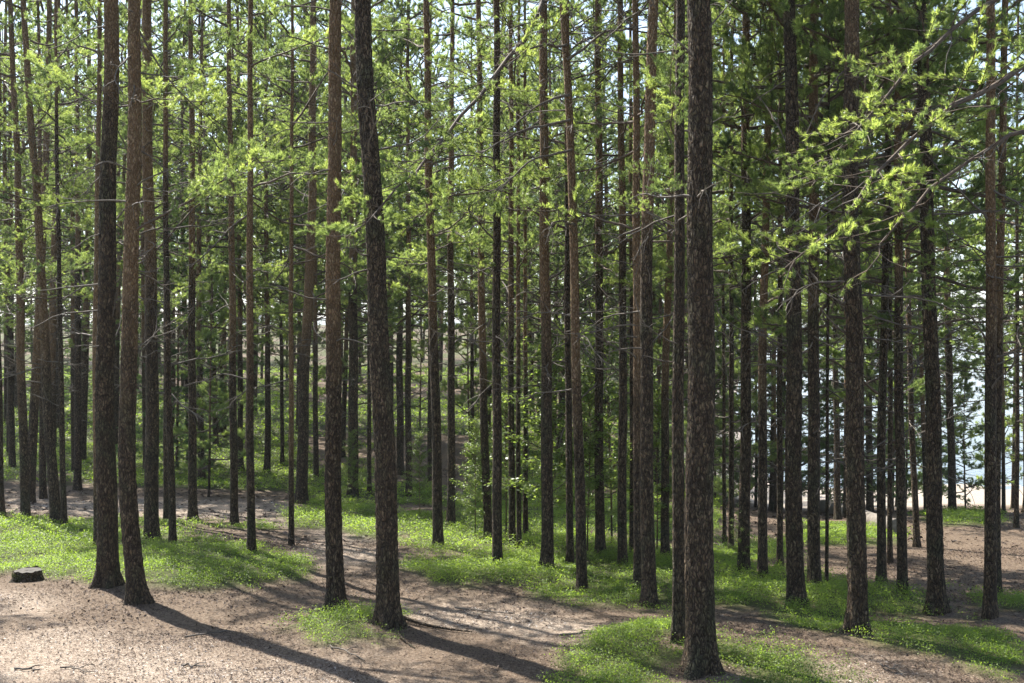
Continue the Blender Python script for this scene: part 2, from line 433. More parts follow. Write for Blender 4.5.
def build_far_shore():
    m, nt, N, L = new_mat('far_wooded_hills')
    tc = N.new('ShaderNodeTexCoord')
    nz = node(N, 'ShaderNodeTexNoise', Scale=.05, Detail=5.0); L.new(tc.outputs['Object'], nz.inputs['Vector'])
    r = ramp(N, [(.3, (.05, .08, .06)), (.7, (.09, .12, .09))]); L.new(nz.outputs['Fac'], r.inputs[0])
    p = node(N, 'ShaderNodeBsdfPrincipled', Roughness=.9); L.new(r.outputs[0], p.inputs['Base Color'])
    o = N.new('ShaderNodeOutputMaterial'); L.new(p.outputs[0], o.inputs[0])
    x = np.linspace(-900, 2200, 240); yy = np.linspace(0, 1, 12)
    X = np.broadcast_to(x[None], (12, 240)); Y = 1500 + yy[:, None] * 600 + 60 * vnoise(x * .004, x * 0, 71)[None]
    hh = 34 + 40 * vnoise(x * .003, x * 0, 72) + 14 * vnoise(x * .012, x * 0, 73)
    Z = LAKE_Z - 1 + (np.sin(yy * np.pi / 2) ** .8)[:, None] * hh[None] + (yy > .02)[:, None] * 5 * (vnoise(X * .08, Y * .08, 74) + .5)
    i = np.arange(11)[:, None] * 240; j = np.arange(239)[None]
    f = np.stack([i + j, i + j + 1, i + 240 + j + 1, i + 240 + j], -1).reshape(-1, 4)
    mb = MB(); mb.add(np.stack([X, Y, Z], -1).reshape(-1, 3), f)
    h = link('hills', mb.mesh('hills', [m])); h['kind'] = 'structure'
build_far_shore()

# ------------------------------------------------------------------ ground cover and litter (stuff)
def build_cover():
    rng = np.random.default_rng(21)
    pts = []
    for (d0, d1, dens, lsz, nl) in ((8.5, 13, 700, .0165, 14), (13, 18, 440, .021, 12), (18, 26, 210, .029, 10), (26, 40, 60, .05, 8), (40, 75, 20, .085, 7)):
        ux = 0.52
        area = ux * (d1 * d1 - d0 * d0)
        n = int(area * dens)
        y = np.sqrt(rng.random(n) * (d1 * d1 - d0 * d0) + d0 * d0)
        x = (rng.random(n) * 2 - 1) * ux * y
        c = cover(x, y)
        keep = rng.random(n) < c * np.clip(.75 + 1.2 * vnoise(x * 2.2, y * 2.2, 51), .12, 1)
        keep &= terrain(x, y) > LAKE_Z + .2
        pts.append((x[keep], y[keep], lsz, nl))
    mb = MB()
    for x, y, lsz, nl in pts:
        n = len(x); z = terrain(x, y) + .02
        hh = (.045 + .085 * rng.random(n) ** 1.5) * np.clip(1.0 + 1.7 * vnoise(x * 1.1, y * 1.1, 52), .35, 1.8) * (lsz / .018) ** .3
        t0 = .45 + .5 * vnoise(x * .6, y * .6, 53) + .4 * vnoise(x * 3, y * 3, 54) + rng.normal(0, .11, n)
        P = np.stack([x, y, z], -1)
        r = (.036 * (lsz / .0185) ** .9)
        C = P[:, None] + np.concatenate([rng.normal(0, r, (n, nl, 2)), (hh[:, None] * (.25 + .75 * rng.random((n, nl))))[..., None]], -1)
        az = rng.random((n, nl)) * 2 * np.pi; el = np.radians(rng.normal(22, 26, (n, nl)))
        d = np.stack([np.cos(az) * np.cos(el), np.sin(az) * np.cos(el), np.sin(el)], -1)
        w = unit(np.cross(d, np.array([0, 0, 1.0]) + rng.normal(0, .35, (n, nl, 3))))
        L = lsz * (.7 + .6 * rng.random((n, nl)))[..., None]
        V = np.stack([C - d * L * .5, C + w * L * .32, C + d * L * .6, C - w * L * .32], 2).reshape(-1, 3)
        f = np.arange(n * nl * 4).reshape(-1, 4)
        tt = np.clip(np.repeat(t0, nl) + rng.normal(0, .08, n * nl), 0, 1)
        mb.add(V, f, 0, False, tint=np.repeat(tt, 4))
    o = link('ground_cover', mb.mesh('ground_cover', [M_COVER]))
    tag(o, 'low bright green bilberry and lingonberry plants in patches on the forest floor', 'ground cover', kind='stuff')
build_cover()

def build_litter():
    rng = np.random.default_rng(5)
    mb = MB()
    for (d0, d1, n, sz) in ((7.6, 12, 110000, .0125), (12, 19, 80000, .019), (19, 34, 24000, .045)):
        y = np.sqrt(rng.random(n) * (d1 * d1 - d0 * d0) + d0 * d0); x = (rng.random(n) * 2 - 1) * .5 * y
        c = cover(x, y); k = rng.random(n) > c * .9
        k &= rng.random(n) < np.clip(.55 + 1.3 * vnoise(x * 1.1, y * 1.1, 61), .15, 1)
        x, y = x[k], y[k]; n = len(x)
        z = terrain(x, y) + .006 + .006 * rng.random(n) + 0.012 * vnoise(x * 6, y * 6, 5) + .02 * vnoise(x * 2.6, y * 2.6, 6)
        az = rng.random(n) * 2 * np.pi; el = rng.normal(0, .35, n)
        d = np.stack([np.cos(az) * np.cos(el), np.sin(az) * np.cos(el), np.sin(el)], -1)
        w = unit(np.cross(d, np.array([0, 0, 1.0]) + rng.normal(0, .3, (n, 3))))
        L = (sz * (.5 + 1.0 * rng.random(n)))[:, None]; asp = (.12 + .5 * rng.random(n) ** 2)[:, None]
        P = np.stack([x, y, z], -1)
        up = np.array([0, 0, 1.0]) * L * .25
        V = np.stack([P - d * L, P + w * L * asp + up, P + d * L, P - w * L * asp + up * .4], 1).reshape(-1, 3)
        gz = gritty(x, y)
        t = np.where(rng.random(n) < .42, rng.random(n) * .28, np.clip(rng.beta(1.3, 1.8, n) * (.62 + .68 * gz) + .15 * gz, 0, 1))
        mb.add(V, np.arange(n * 4).reshape(-1, 4), 0, False, tint=np.repeat(t, 4))
    o = link('fallen_litter', mb.mesh('fallen_litter', [flake_mat()]))
    tag(o, 'scattered brown bark flakes, cone scales and dry needles on the path', 'litter', kind='stuff')
build_litter()

# ------------------------------------------------------------------ crowns
def wander(rng, p, d, L, n, curl, lift):
    pts = [np.array(p, float)]; d = np.array(d, float)
    for i in range(n):
        d = d + rng.normal(0, curl, 3); d[2] += lift
        d /= np.linalg.norm(d)
        pts.append(pts[-1] + d * L / n)
    return np.array(pts)

def leafy_limb(mb, rng, path, r0, nsec, nsh, sec_len, k, blen, bw, mat_n, mat_w, tone, start=.35, sides=5, hang=0.0, tw=.006):
    n = len(path); L = np.linalg.norm(np.diff(path, axis=0), axis=1).sum()
    tube(mb, path, np.linspace(r0, max(r0 * .18, .004), n), sides, mat_w)
    P, D, T, SL = [], [], [], []
    for s in range(nsec):
        t = start + (1 - start) * (s + rng.random()) / nsec
        f = t * (n - 1); i = min(int(f), n - 2)
        p = path[i] + (path[i + 1] - path[i]) * (f - i)
        d = unit(path[i + 1] - path[i])
        side = unit(np.cross(d, np.array([0, 0, 1.0]))) * (1 if s % 2 else -1)
        sd = unit(d * rng.uniform(.25, .9) + side * rng.uniform(.4, 1.0) + np.array([0, 0, rng.uniform(-.1, .5) - hang]))
        sl = sec_len * L * (1.15 - .75 * t) * rng.uniform(.6, 1.25)
        sp = wander(rng, p, sd, sl, 4, .16, .04 - hang * .1)
        tube(mb, sp, np.linspace(tw, tw * .45, 5), 3, mat_w)
        tb = tone + rng.normal(0, .2)
        m = max(2, int(nsh * rng.uniform(.6, 1.4)))
        for q in range(m):
            u = .30 + .70 * (q + rng.random()) / m
            g = u * 4; a = min(int(g), 3)
            pp = sp[a] + (sp[a + 1] - sp[a]) * (g - a)
            dd = unit(sp[a + 1] - sp[a])
            dd = unit(dd * .7 + rng.normal(0, .45, 3) + np.array([0, 0, .30 - hang]))
            P.append(pp); D.append(dd); T.append(tb + rng.normal(0, .1)); SL.append(rng.uniform(.5, 1.2))
    P.append(path[-1]); D.append(unit(path[-1] - path[-2])); T.append(tone); SL.append(1.0)
    shoots(mb, rng, np.array(P), np.array(D), np.array(SL) * blen * 1.2, k, blen, bw, mat_n, np.array(T))

def pine_crown(seed, H, cb, spread, nl, nsec=10, nsh=8, k=34, blen=.092, bw=.0118, tone=.45, dead=10, dead_from=.18, low_full=False, mats=None):
    rng = np.random.default_rng(seed); mb = MB()
    for i in range(nl):
        t = ((i + rng.random()) / nl) ** .92
        h = H * (cb + (1 - cb) * t) * .985
        az = i * 2.39996 + rng.normal(0, .5)
        prof = (.55 + .45 * math.sin(min(1, t * 1.6 + .15) * math.pi * .55)) * (1 - .72 * t ** 1.6)
        if low_full:
            prof = (1 - .86 * t)
        L = spread * prof * rng.uniform(.6, 1.2)
        el = math.radians(-6 + 48 * t + rng.normal(0, 10))
        d = (math.cos(az) * math.cos(el), math.sin(az) * math.cos(el), math.sin(el))
        path = wander(rng, (0, 0, h), d, L, 7, .14, .015 + .03 * (1 - t))
        leafy_limb(mb, rng, path, .012 + .012 * L, max(3, int(nsec * (L / spread + .25))), nsh, .42, k, blen, bw, 0, 1, tone + .12 * t - .06)
    for i in range(dead):
        h = H * (dead_from + (cb - dead_from + .1) * rng.random()); az = rng.random() * 6.28
        L = rng.uniform(.5, 1.7); el = rng.normal(.05, .25)
        path = wander(rng, (0, 0, h), (math.cos(az) * math.cos(el), math.sin(az) * math.cos(el), math.sin(el)), L, 6, .16, .0)
        tube(mb, path, np.linspace(.013, .004, 7), 4, 2)
        for s in range(3):
            q = rng.integers(2, 6)
            tw = wander(rng, path[q], unit(path[q] - path[q - 1]) + rng.normal(0, .6, 3), L * .3, 3, .2, 0)
            tube(mb, tw, np.linspace(.005, .002, 4), 3, 2)
    # leader in the top
    tube(mb, [(0, 0, H * .80), (0.03, 0, H * .9), (0, 0.02, H)], [.045, .03, .008], 6, 1)
    return mb.mesh('pine_crown', mats or [M_NEEDLE, M_TWIG, M_DEAD])

def spruce_crown(seed, H, cb, spread, nl, tone=.35):
    rng = np.random.default_rng(seed); mb = MB()
    for i in range(nl):
        t = (i + rng.random()) / nl
        h = H * (cb + (1 - cb) * t)
        az = i * 2.39996 + rng.normal(0, .4)
        L = spread * (1 - t * .93) ** .85 * rng.uniform(.7, 1.15)
        el = math.radians(-14 + 45 * t + rng.normal(0, 6))
        d = (math.cos(az) * math.cos(el), math.sin(az) * math.cos(el), math.sin(el))
        path = wander(rng, (0, 0, h), d, L, 6, .05, .02)
        leafy_limb(mb, rng, path, .006 + .008 * L, max(3, int(9 * (L / spread + .2))), 6, .38, 16, .095, .022, 0, 1, tone, start=.12, hang=.25)
    tube(mb, [(0, 0, H * .7), (0, 0, H)], [.03, .006], 6, 1)
    return mb.mesh('spruce_crown', [M_SPRUCE, M_TWIG])

def broad_crown(seed, H, cb, spread, nl):
    rng = np.random.default_rng(seed); mb = MB()
    for i in range(nl):
        t = (i + rng.random()) / nl
        h = H * (cb + (1 - cb) * t); az = i * 2.4 + rng.normal(0, .4)
        L = spread * (1 - .6 * t) * rng.uniform(.6, 1.15); el = math.radians(15 + 40 * t + rng.normal(0, 10))
        d = (math.cos(az) * math.cos(el), math.sin(az) * math.cos(el), math.sin(el))
        path = wander(rng, (0, 0, h), d, L, 5, .12, -.02)
        tube(mb, path, np.linspace(.012, .003, 6), 4, 1)
        n = int(130 * L) + 12
        f = (.2 + .8 * rng.random(n)) * 5; ii = np.minimum(f.astype(int), 4)
        P = path[ii] + (path[ii + 1] - path[ii]) * (f - ii)[:, None] + rng.normal(0, .055, (n, 3)) * np.array([1, 1, .7])
        dd = unit(rng.normal(0, 1, (n, 3)) * np.array([1, 1, .45]) + np.array([0, 0, -.2])); w = unit(np.cross(dd, np.array([0, 0, 1.0]) + rng.normal(0, .4, (n, 3))))
        l = (.05 + .035 * rng.random(n))[:, None]
        V = np.stack([P, P + dd * l * .5 + w * l * .33, P + dd * l, P + dd * l * .5 - w * l * .33], 1).reshape(-1, 3)
        mb.add(V, np.arange(n * 4).reshape(-1, 4), 0, False, tint=np.repeat(np.clip(.5 + rng.normal(0, .2, n), 0, 1), 4))
    return mb.mesh('broadleaf_crown', [M_BROAD, M_TWIG])

HP = 18.0
CROWN = {
    'high': [pine_crown(100 + i, HP, .50 + .03 * i, 1.9 + .12 * i, 17, dead=24, nsh=6, nsec=8, k=26) for i in range(4)],
    'mid': [pine_crown(120 + i, HP, .24 + .03 * i, 3.0, 62, dead=26, dead_from=.10) for i in range(4)],
    'low': [pine_crown(140 + i, HP, .13 + .03 * i, 2.8, 72, dead=10, dead_from=.06, tone=.38) for i in range(3)],
    'young': [pine_crown(160 + i, 6.0, .10, 1.25, 34, nsec=9, nsh=5, tone=.5, dead=3, low_full=True, blen=.10) for i in range(2)],
    'spruce': [spruce_crown(180 + i, 9.0, .07, 1.7, 90) for i in range(2)],
    'broad': [broad_crown(190 + i, 4.0, .20, 1.1, 54) for i in range(2)],
}
HPK = {'high': HP, 'mid': HP, 'low': HP, 'young': 6.0, 'spruce': 9.0, 'broad': 4.0}

def dead_branch_mesh(seed):
    rng = np.random.default_rng(seed); mb = MB()
    L = 1.0
    el = rng.uniform(-.15, .45)
    path = wander(rng, (0, 0, 0), (math.cos(el), 0, math.sin(el)), L, 8, .15, -.03)
    tube(mb, path, np.linspace(.012, .004, 9), 6, 0)
    for s in range(5):
        q = int(rng.integers(3, 8))
        tw = wander(rng, path[q], unit(path[q] - path[q - 1]) + rng.normal(0, .5, 3), rng.uniform(.15, .4), 4, .2, -.02)
        tube(mb, tw, np.linspace(.007, .002, 5), 4, 0)
    return mb.mesh('dead_branch', [M_DEAD])
DEADB = [dead_branch_mesh(300 + i) for i in range(7)]

def green_branch_mesh(seed, mats=True):
    rng = np.random.default_rng(seed); mb = MB()
    path = wander(rng, (0, 0, 0), (1, 0, rng.uniform(-.1, .35)), rng.uniform(1.5, 2.2), 9, .15, rng.uniform(-.05, .02))
    leafy_limb(mb, rng, path, .019, 20, 10, .34, 24, .058, .0066, 0, 1, rng.uniform(.35, .6), start=.28, tw=.0035)
    return mb.mesh('branch', [M_NEEDLE, M_TWIG])
GREENB = [green_branch_mesh(330 + i) for i in range(7)]

# ------------------------------------------------------------------ trunks
def trunk_mesh(zs, cx, cy, R, H, orange0, sides, seed, rough=0.0, flare=.35):
    """zs rings, cx/cy centre line, R radius at breast height"""
    rng = np.random.default_rng(seed)
    th = np.arange(sides) / sides * 2 * np.pi
    rad = R * (1.03 - .80 * np.clip(zs / H, 0, 1) ** 1.05)
    ph = rng.random() * 6.28; kk = int(rng.integers(3, 6))
    fl = flare * np.exp(-np.maximum(zs, 0) / .15)[:, None] * (.75 + .6 * np.cos(kk * th + ph) + .25 * np.cos(2 * th + ph * 2))[None, :]
    rr = rad[:, None] * (1 + fl) * (1 + .035 * np.cos(2 * th + ph)[None] + .02 * np.cos(3 * th + ph * 3 + zs[:, None] * .7))
    if rough > 0:
        dsp = np.zeros(rr.shape)
        for i, z in enumerate(zs):
            if z > 8: break
            for j, a in enumerate(th):
                v = Vector((math.cos(a) * R * 27 + seed, math.sin(a) * R * 27, z * 8.5 + .6 * math.sin(a * 3 + z * 4)))
                ds = mnoise.voronoi(v)[0]
                dsp[i, j] = min((ds[1] - ds[0]) * 2.2, 1.0) + .35 * mnoise.noise(v * 3.1)
        rr = rr + rough * (dsp - .6)
    X = cx[:, None] + rr * np.cos(th)[None]; Y = cy[:, None] + rr * np.sin(th)[None]; Z = np.broadcast_to(zs[:, None], X.shape)
    n = len(zs)
    i = np.arange(n - 1)[:, None] * sides; j = np.arange(sides)[None]; j2 = (j + 1) % sides
    f = np.stack([i + j, i + j2, i + sides + j2, i + sides + j], -1).reshape(-1, 4)
    og = np.clip((zs - orange0) / 3.0 + .5, 0, 1)
    mb = MB(); mb.add(np.stack([X, Y, Z], -1).reshape(-1, 3), f, 0, True, orange=np.repeat(og, sides))
    return mb.mesh('pine_trunk', [M_BARK])

def rz_to(dirv):
    return Vector(dirv).to_track_quat('Z', 'Y')

def make_tree(ctrl, wpx, kind, orange0, label, name='pine_tree', group=None, dead=5, green=0, Hmul=1.0, seed=0, dead_lo=.12, slim=1.0):
    """ctrl: pixels down the trunk's axis, base first; wpx: trunk width in pixels at breast height"""
    rng = np.random.default_rng(1000 + seed)
    bx, by, bz = ground_at(*ctrl[0])
    R = .92 * wpx * by / F / 2
    H = (11.5 + 24 * 2 * R) * rng.uniform(.95, 1.06) * Hmul
    zc = [0.0]; xc = [0.0]
    for (px, py) in ctrl[1:]:
        zc.append(EYE + (CY - py) / F * by - bz); xc.append((px - CX) / F * by - bx)
    sl = (xc[-1] - xc[-2]) / max(zc[-1] - zc[-2], .1)
    ztop = max(H, zc[-1] + 1.0)
    zc.append(ztop); xc.append(xc[-1] + sl * .45 * (ztop - zc[-2]))
    near = wpx >= 17
    if near:
        zs = np.concatenate([np.arange(-.25, 8, .028), np.arange(8.1, H, .5), [H]]); sides = 96
    else:
        zs = np.concatenate([np.arange(-.25, .6, .07), np.arange(.7, H, .35), [H]]); sides = 28 if wpx > 9 else 16
    grid = np.linspace(-1.5, ztop, 400)
    xg = np.interp(grid, zc, xc) ; xg[grid < 0] = grid[grid < 0] * (xc[1] / max(zc[1], .1))
    ker = np.hanning(61); ker /= ker.sum()
    pad = np.concatenate([xg[0] + (np.arange(-30, 0)) * (xg[1] - xg[0]), xg, xg[-1] + np.arange(1, 31) * (xg[-1] - xg[-2])])
    xs_ = np.convolve(pad, ker, 'valid')
    wob = 0.10 * R * np.sin(grid * .9 + seed) + .08 * R * np.sin(grid * 2.3 + seed * 2)
    cxf = lambda z: np.interp(z, grid, xs_ + wob)
    cyf = lambda z: .4 * R * np.sin(z * .6 + seed * 1.7) + .01 * z * math.sin(seed)
    root = thing(name, (bx, by, bz), label, 'tree', group)
    me = trunk_mesh(zs, cxf(zs), cyf(zs), R, H, orange0, sides, seed, .009 if near else 0, .62 if near else .4)
    link('trunk', me, root)
    if kind:
        crown = link('crown', CROWN[kind][seed % len(CROWN[kind])], root)
        z1, z2 = .40 * H, .92 * H
        p1 = Vector((cxf(z1), cyf(z1), z1)); p2 = Vector((cxf(z2), cyf(z2), z2)); d = (p2 - p1).normalized()
        s = H / HPK[kind]
        sx = s * rng.uniform(.9, 1.12) * slim
        q = rz_to(d); e = q.to_matrix().to_3x3()
        from mathutils import Matrix
        rot = e @ Matrix.Rotation(rng.random() * 6.28, 3, 'Z')
        crown.rotation_euler = rot.to_euler()
        crown.location = p1 - d * (z1 / d.z)
        crown.scale = (sx, sx, s)
    for b in range(dead):
        z = H * (dead_lo + (.52 - dead_lo) * (b + rng.random()) / max(dead, 1))
        o = link('dead_branch', DEADB[int(rng.integers(0, 7))], root)
        o.location = (cxf(z), cyf(z), z); o.rotation_euler = (rng.normal(0, .25), rng.normal(-.05, .3), rng.random() * 6.28)
        o.scale = (1, 1, 1) if wpx > 15 else ((rng.uniform(.5, 1.4),) * 3)
    for b in range(green):
        z = rng.uniform(4.2, min(EYE + .32 * by - bz + .3, .55 * H)) if by > 13.5 else rng.uniform(3.2, 6.0)
        o = link('branch', GREENB[int(rng.integers(0, 7))], root)
        o.location = (cxf(z), cyf(z), z); o.rotation_euler = (rng.normal(0, .2), rng.normal(-.1, .2), rng.random() * 6.28)
        sc = rng.uniform(.6, 1.15) if by > 13.5 else rng.uniform(.3, .5); o.scale = (sc, sc, sc)
    return root, (bx, by, bz), cxf, cyf

# (control pixels base first, trunk width px, crown kind, height where the orange bark begins, label)
T = {}
CAT = [
 ('a', [(-2, 517), (-4, 200), (-5, 0)], 10, 'high', 5, 'pine cut off by the left picture edge beyond the green patch'),
 ('b', [(26, 517), (21, 340), (14, 140), (8, 0)], 10, 'high', 2.6, 'orange-stemmed pine leaning left, farthest left whole trunk beyond the moss-edged green patch'),
 ('c', [(57, 523), (47, 395), (36, 200), (24, 0)], 11, 'high', 3.4, 'pine with curved left-leaning trunk next to the leftmost whole pine'),
 ('d', [(64, 526), (61, 380), (57, 0)], 6, 'mid', 8, 'thin dark stem touching the curved left-leaning pine on its right side'),
 ('e', [(43, 499), (42, 300), (40, 0)], 7, 'mid', 5, 'narrow pine behind the curved left-leaning one, standing by the far path'),
 ('f', [(78, 490), (78, 300), (77, 0)], 8, 'low', 6, 'pine standing alone on the far path between the leaning pines and the left pair'),
 ('g', [(10, 455), (10, 300), (9, 0)], 8, 'mid', 6, 'pine on the sunny far slope in the upper left corner of the green hillside'),
 ('h', [(97, 548), (95, 400), (97, 150), (98, 0)], 8, 'high', 1.2, 'slim orange pine tucked behind the dark trunk of the left pair'),
 ('i', [(107, 586), (107, 400), (108, 150), (110, 0)], 21, 'high', 6.5, 'thick dark straight trunk, the rear one of the close pair behind the stump'),
 ('j', [(138, 603), (130, 500), (128, 400), (132, 200), (136, 0)], 18.5, 'high', 3.1, 'reddish bowed pine with flared foot, front one of the close pair near the stump'),
 ('k', [(153, 540), (151, 400), (150, 200), (150, 0)], 15, 'high', 4.5, 'thick dark pine on the green patch just behind the bowed reddish pine'),
 ('l', [(173, 545), (168, 400), (166, 0)], 8, 'low', 6, 'slim pine on the green patch just right of the thick dark one'),
 ('m', [(166, 522), (166, 300), (165, 0)], 6, 'mid', 5, 'thin stem half hidden behind the slim bushy pine at the path edge'),
 ('n', [(193, 521), (191, 300), (190, 0)], 9, 'low', 5, 'dark pine by the far path in front of the drooping spruces'),
 ('o', [(234, 525), (232, 300), (228, 0)], 8.5, 'mid', 3.4, 'pine with orange upper trunk at the lower border of the far path'),
 ('p', [(251, 554), (250, 300), (251, 0)], 9, 'high', 2.8, 'straight slender dark pine on the right half of the sunny left patch'),
 ('q', [(241, 471), (240, 300), (239, 0)], 6, 'mid', 4, 'reddish thin pine behind the far path between two darker stems'),
 ('r', [(268, 473), (267, 300), (266, 0)], 7, 'mid', 4, 'grey straight pine on the striped sunny slope above the path'),
 ('s', [(282, 466), (281, 300), (281, 0)], 4.5, 'mid', 5, 'pencil-thin pine on the striped sunny slope right of the grey one'),
 ('t', [(291, 545), (291, 300), (291, 0)], 6, 'high', 1.6, 'very slender orange-brown pine standing by the bend of the path'),
 ('u', [(302, 503), (304, 400), (311, 200), (314, 0)], 12, 'high', 3.6, 'greyish wide-footed pine leaning right just across the path bend'),
 ('v', [(316, 478), (315, 300), (314, 0)], 6, 'mid', 4, 'dark pine behind the greyish wide-footed one'),
 ('w', [(336, 610), (333, 430), (334, 200), (338, 0)], 18.5, 'high', 3.2, 'reddish pine with flared foot standing in the bare path, left of the leaning thick one'),
 ('x', [(391, 625), (382, 400), (373.5, 200), (363, 0)], 24.5, 'high', 8, 'thick leaning pine rising from a mossy mound in the middle of the path'),
 ('y', [(353, 497), (353, 300), (354, 0)], 11, 'mid', 5, 'dark pine seen between the two trunks that stand in the path'),
 ('z', [(369, 495), (369, 300), (370, 0)], 5, 'mid', 5, 'thin pine seen just beside the thick leaning pine'),
 ('aa', [(400, 475), (400, 300), (401, 0)], 8, 'mid', 5, 'dark pine with wide foot up the slope right of the thick leaning pine'),
 ('ab', [(409, 497), (408, 300), (408, 0)], 7, 'mid', 4.5, 'brownish pine beside the litter strip right of the thick leaning pine'),
 ('ac', [(430, 487), (430, 300), (431, 0)], 5, 'mid', 5, 'thin pine behind the litter strip, close to the reddish dark-footed pine'),
 ('ad', [(439, 549), (435, 400), (431, 260), (427, 0)], 11, 'high', 3.6, 'pine leaning left at the near rim of the middle green patch, with short stubs'),
 ('ae', [(451, 527), (451, 300), (452, 0)], 8.5, 'high', 5, 'straight dark pine at the rear of the middle green patch'),
 ('af', [(488, 540), (483, 400), (481, 200), (478, 0)], 9, 'high', 3, 'orange-brown pine with a curved foot in the middle green patch'),
 ('ag', [(497, 566), (497, 350), (496, 0)], 11, 'high', 8, 'dark straight pine at the near rim of the middle green patch beside the curved-footed one'),
 ('ah', [(512, 547), (511, 300), (511, 0)], 7, 'low', 4, 'rear one of two thin close stems in the middle of the stand'),
 ('ai', [(519, 549), (518, 300), (519, 0)], 5.5, 'mid', 3, 'front orange one of two thin close stems in the middle of the stand'),
 ('aj', [(526, 537), (525, 300), (525, 0)], 5.5, 'mid', 3, 'thin reddish stem behind the two thin close ones'),
 ('ak', [(472, 460), (472, 300), (472, 0)], 4.5, 'mid', 4, 'thin stem rising from the pale litter slope far behind the curved-footed pine'),
 ('al', [(547, 569), (546, 350), (544, 140), (543, 0)], 13.5, 'high', 3.4, 'sturdy pine with pale orange top left of the tall leaning bare one'),
 ('am', [(570, 564), (568, 350), (567, 0)], 8, 'high', 6, 'dark trunk half covered by the tall leaning bare pine'),
 ('an', [(582, 592), (578, 400), (571, 140), (562, 0)], 11.5, 'high', 2.6, 'tall left-leaning orange pine with many bare side branches in mid stand'),
 ('ao', [(600, 557), (599, 300), (598, 0)], 10, 'high', 5, 'straight pine standing between the tall leaning one and the dark pair'),
 ('ap', [(623, 568), (622, 300), (620, 0)], 10, 'high', 5, 'dark straight pine left of the closely set orange pair'),
 ('aq', [(632, 557), (631, 300), (630, 0)], 5.5, 'mid', 5, 'thin stem squeezed behind the closely set orange pair'),
 ('ar', [(638, 590), (637.5, 400), (637, 140), (635, 0)], 10.5, 'high', 2.2, 'narrow orange pine with sunlit left edge, left one of the closely set pair'),
 ('as', [(649, 606), (646, 450), (649, 140), (654, 0)], 16, 'high', 4.4, 'thicker brown pine, right one of the closely set pair, on the green tongue'),
 ('at', [(665, 559), (665, 400), (673, 140), (678, 0)], 9, 'high', 3, 'dark-footed pine leaning right with orange top behind the biggest trunk'),
 ('au', [(678, 640), (679, 400), (680, 0)], 14, 'high', 9, 'slimmer trunk directly beside the left flank of the biggest trunk'),
 ('av', [(701, 673), (702, 500), (700, 250), (697, 0)], 32, 'high', 7.5, 'biggest trunk of all, mossy bark, rooted in the near green patch'),
 ('aw', [(745, 573), (745, 300), (745, 0)], 12.5, 'high', 6, 'dark pine with low shoots at its foot right of the biggest trunk'),
 ('ax', [(731, 551), (731, 300), (732, 0)], 6, 'mid', 6, 'thin dark stem close to the left side of the pine with low shoots'),
 ('ay', [(724, 546), (724, 300), (724, 0)], 4, 'mid', 6, 'thinnest stem just right of the biggest trunk'),
 ('az', [(763, 578), (763, 400), (768, 140), (772, 0)], 10.5, 'high', 3, 'reddish pine leaning slightly right behind the green carpet'),
 ('ba', [(780, 569), (780, 300), (781, 0)], 6.5, 'mid', 5, 'thin dark pine behind the black straight trunk on the green carpet'),
 ('bb', [(795, 606), (793, 400), (791, 140), (790, 0)], 18, 'high', 9, 'black straight trunk standing mid green carpet, bark dark to the top'),
 ('bc', [(815, 588), (813, 400), (813, 140), (813, 0)], 13.5, 'high', 4.4, 'greyish pine with reddish top next to the black straight trunk'),
 ('bd', [(827, 586), (827, 400), (828, 200), (828, 0)], 4, 'mid', 9, 'thin grey pole of a pine beside the greyish reddish-topped one'),
 ('be', [(857, 634), (854, 450), (851, 140), (853, 0)], 21, 'high', 6.0, 'scaly brown trunk at the front of the right green carpet'),
 ('bf', [(837, 520), (836, 300), (836, 0)], 7, 'mid', 6, 'dark pine beside the fallen log near the beach'),
 ('bg', [(870, 514), (870, 300), (871, 0)], 8, 'mid', 6, 'dark pine standing behind the grey fallen log'),
 ('bh', [(882, 585), (882, 400), (886, 200), (888, 0)], 9.5, 'high', 6, 'straight pine right behind the scaly brown trunk'),
 ('bi', [(890, 563), (889, 300), (889, 0)], 5.5, 'mid', 6, 'thin pine hidden between the two straight ones near the litter slope'),
 ('bj', [(903, 594), (898, 430), (898, 140), (899, 0)], 11, 'high', 4.2, 'reddish-topped pine with leaning foot at the rim of the litter slope'),
 ('bk', [(917, 547), (911, 400), (907, 200), (904, 0)], 7, 'mid', 4, 'thin left-leaning pine on the brown litter slope'),
 ('bl', [(937, 614), (933, 400), (926, 140), (922, 0)], 17, 'high', 9, 'dark thick trunk leaning left between the green carpet and the litter slope'),
 ('bm', [(952, 515), (950, 380), (947, 200), (945, 0)], 8, 'mid', 5, 'pine at the beach edge behind a low green clump'),
 ('bn', [(989, 618), (992, 450), (991, 140), (990, 0)], 13, 'high', 3.4, 'front one of the overlapping two pines at the rightmost litter slope'),
 ('bo', [(997, 597), (997, 400), (1000, 140), (1003, 0)], 10, 'high', 3.4, 'rear one of the overlapping two pines at the rightmost litter slope'),
 ('bp', [(1017, 528), (1016, 300), (1016, 0)], 5, 'mid', 6, 'slim pine by the sand at the far right'),
 ('bq', [(1026, 512), (1026, 300), (1027, 0)], 8, 'mid', 5, 'dark pine cut off by the right picture edge above the beach'),
]
GREENS = {'i': 2, 'j': 1, 'b': 2, 'c': 2, 'al': 1, 'bb': 2, 'bc': 2, 'aw': 2, 'ad': 2, 'ao': 2, 'bj': 2, 'bl': 2, 'bn': 2, 'az': 2, 'k': 2, 't': 2, 'p': 2}
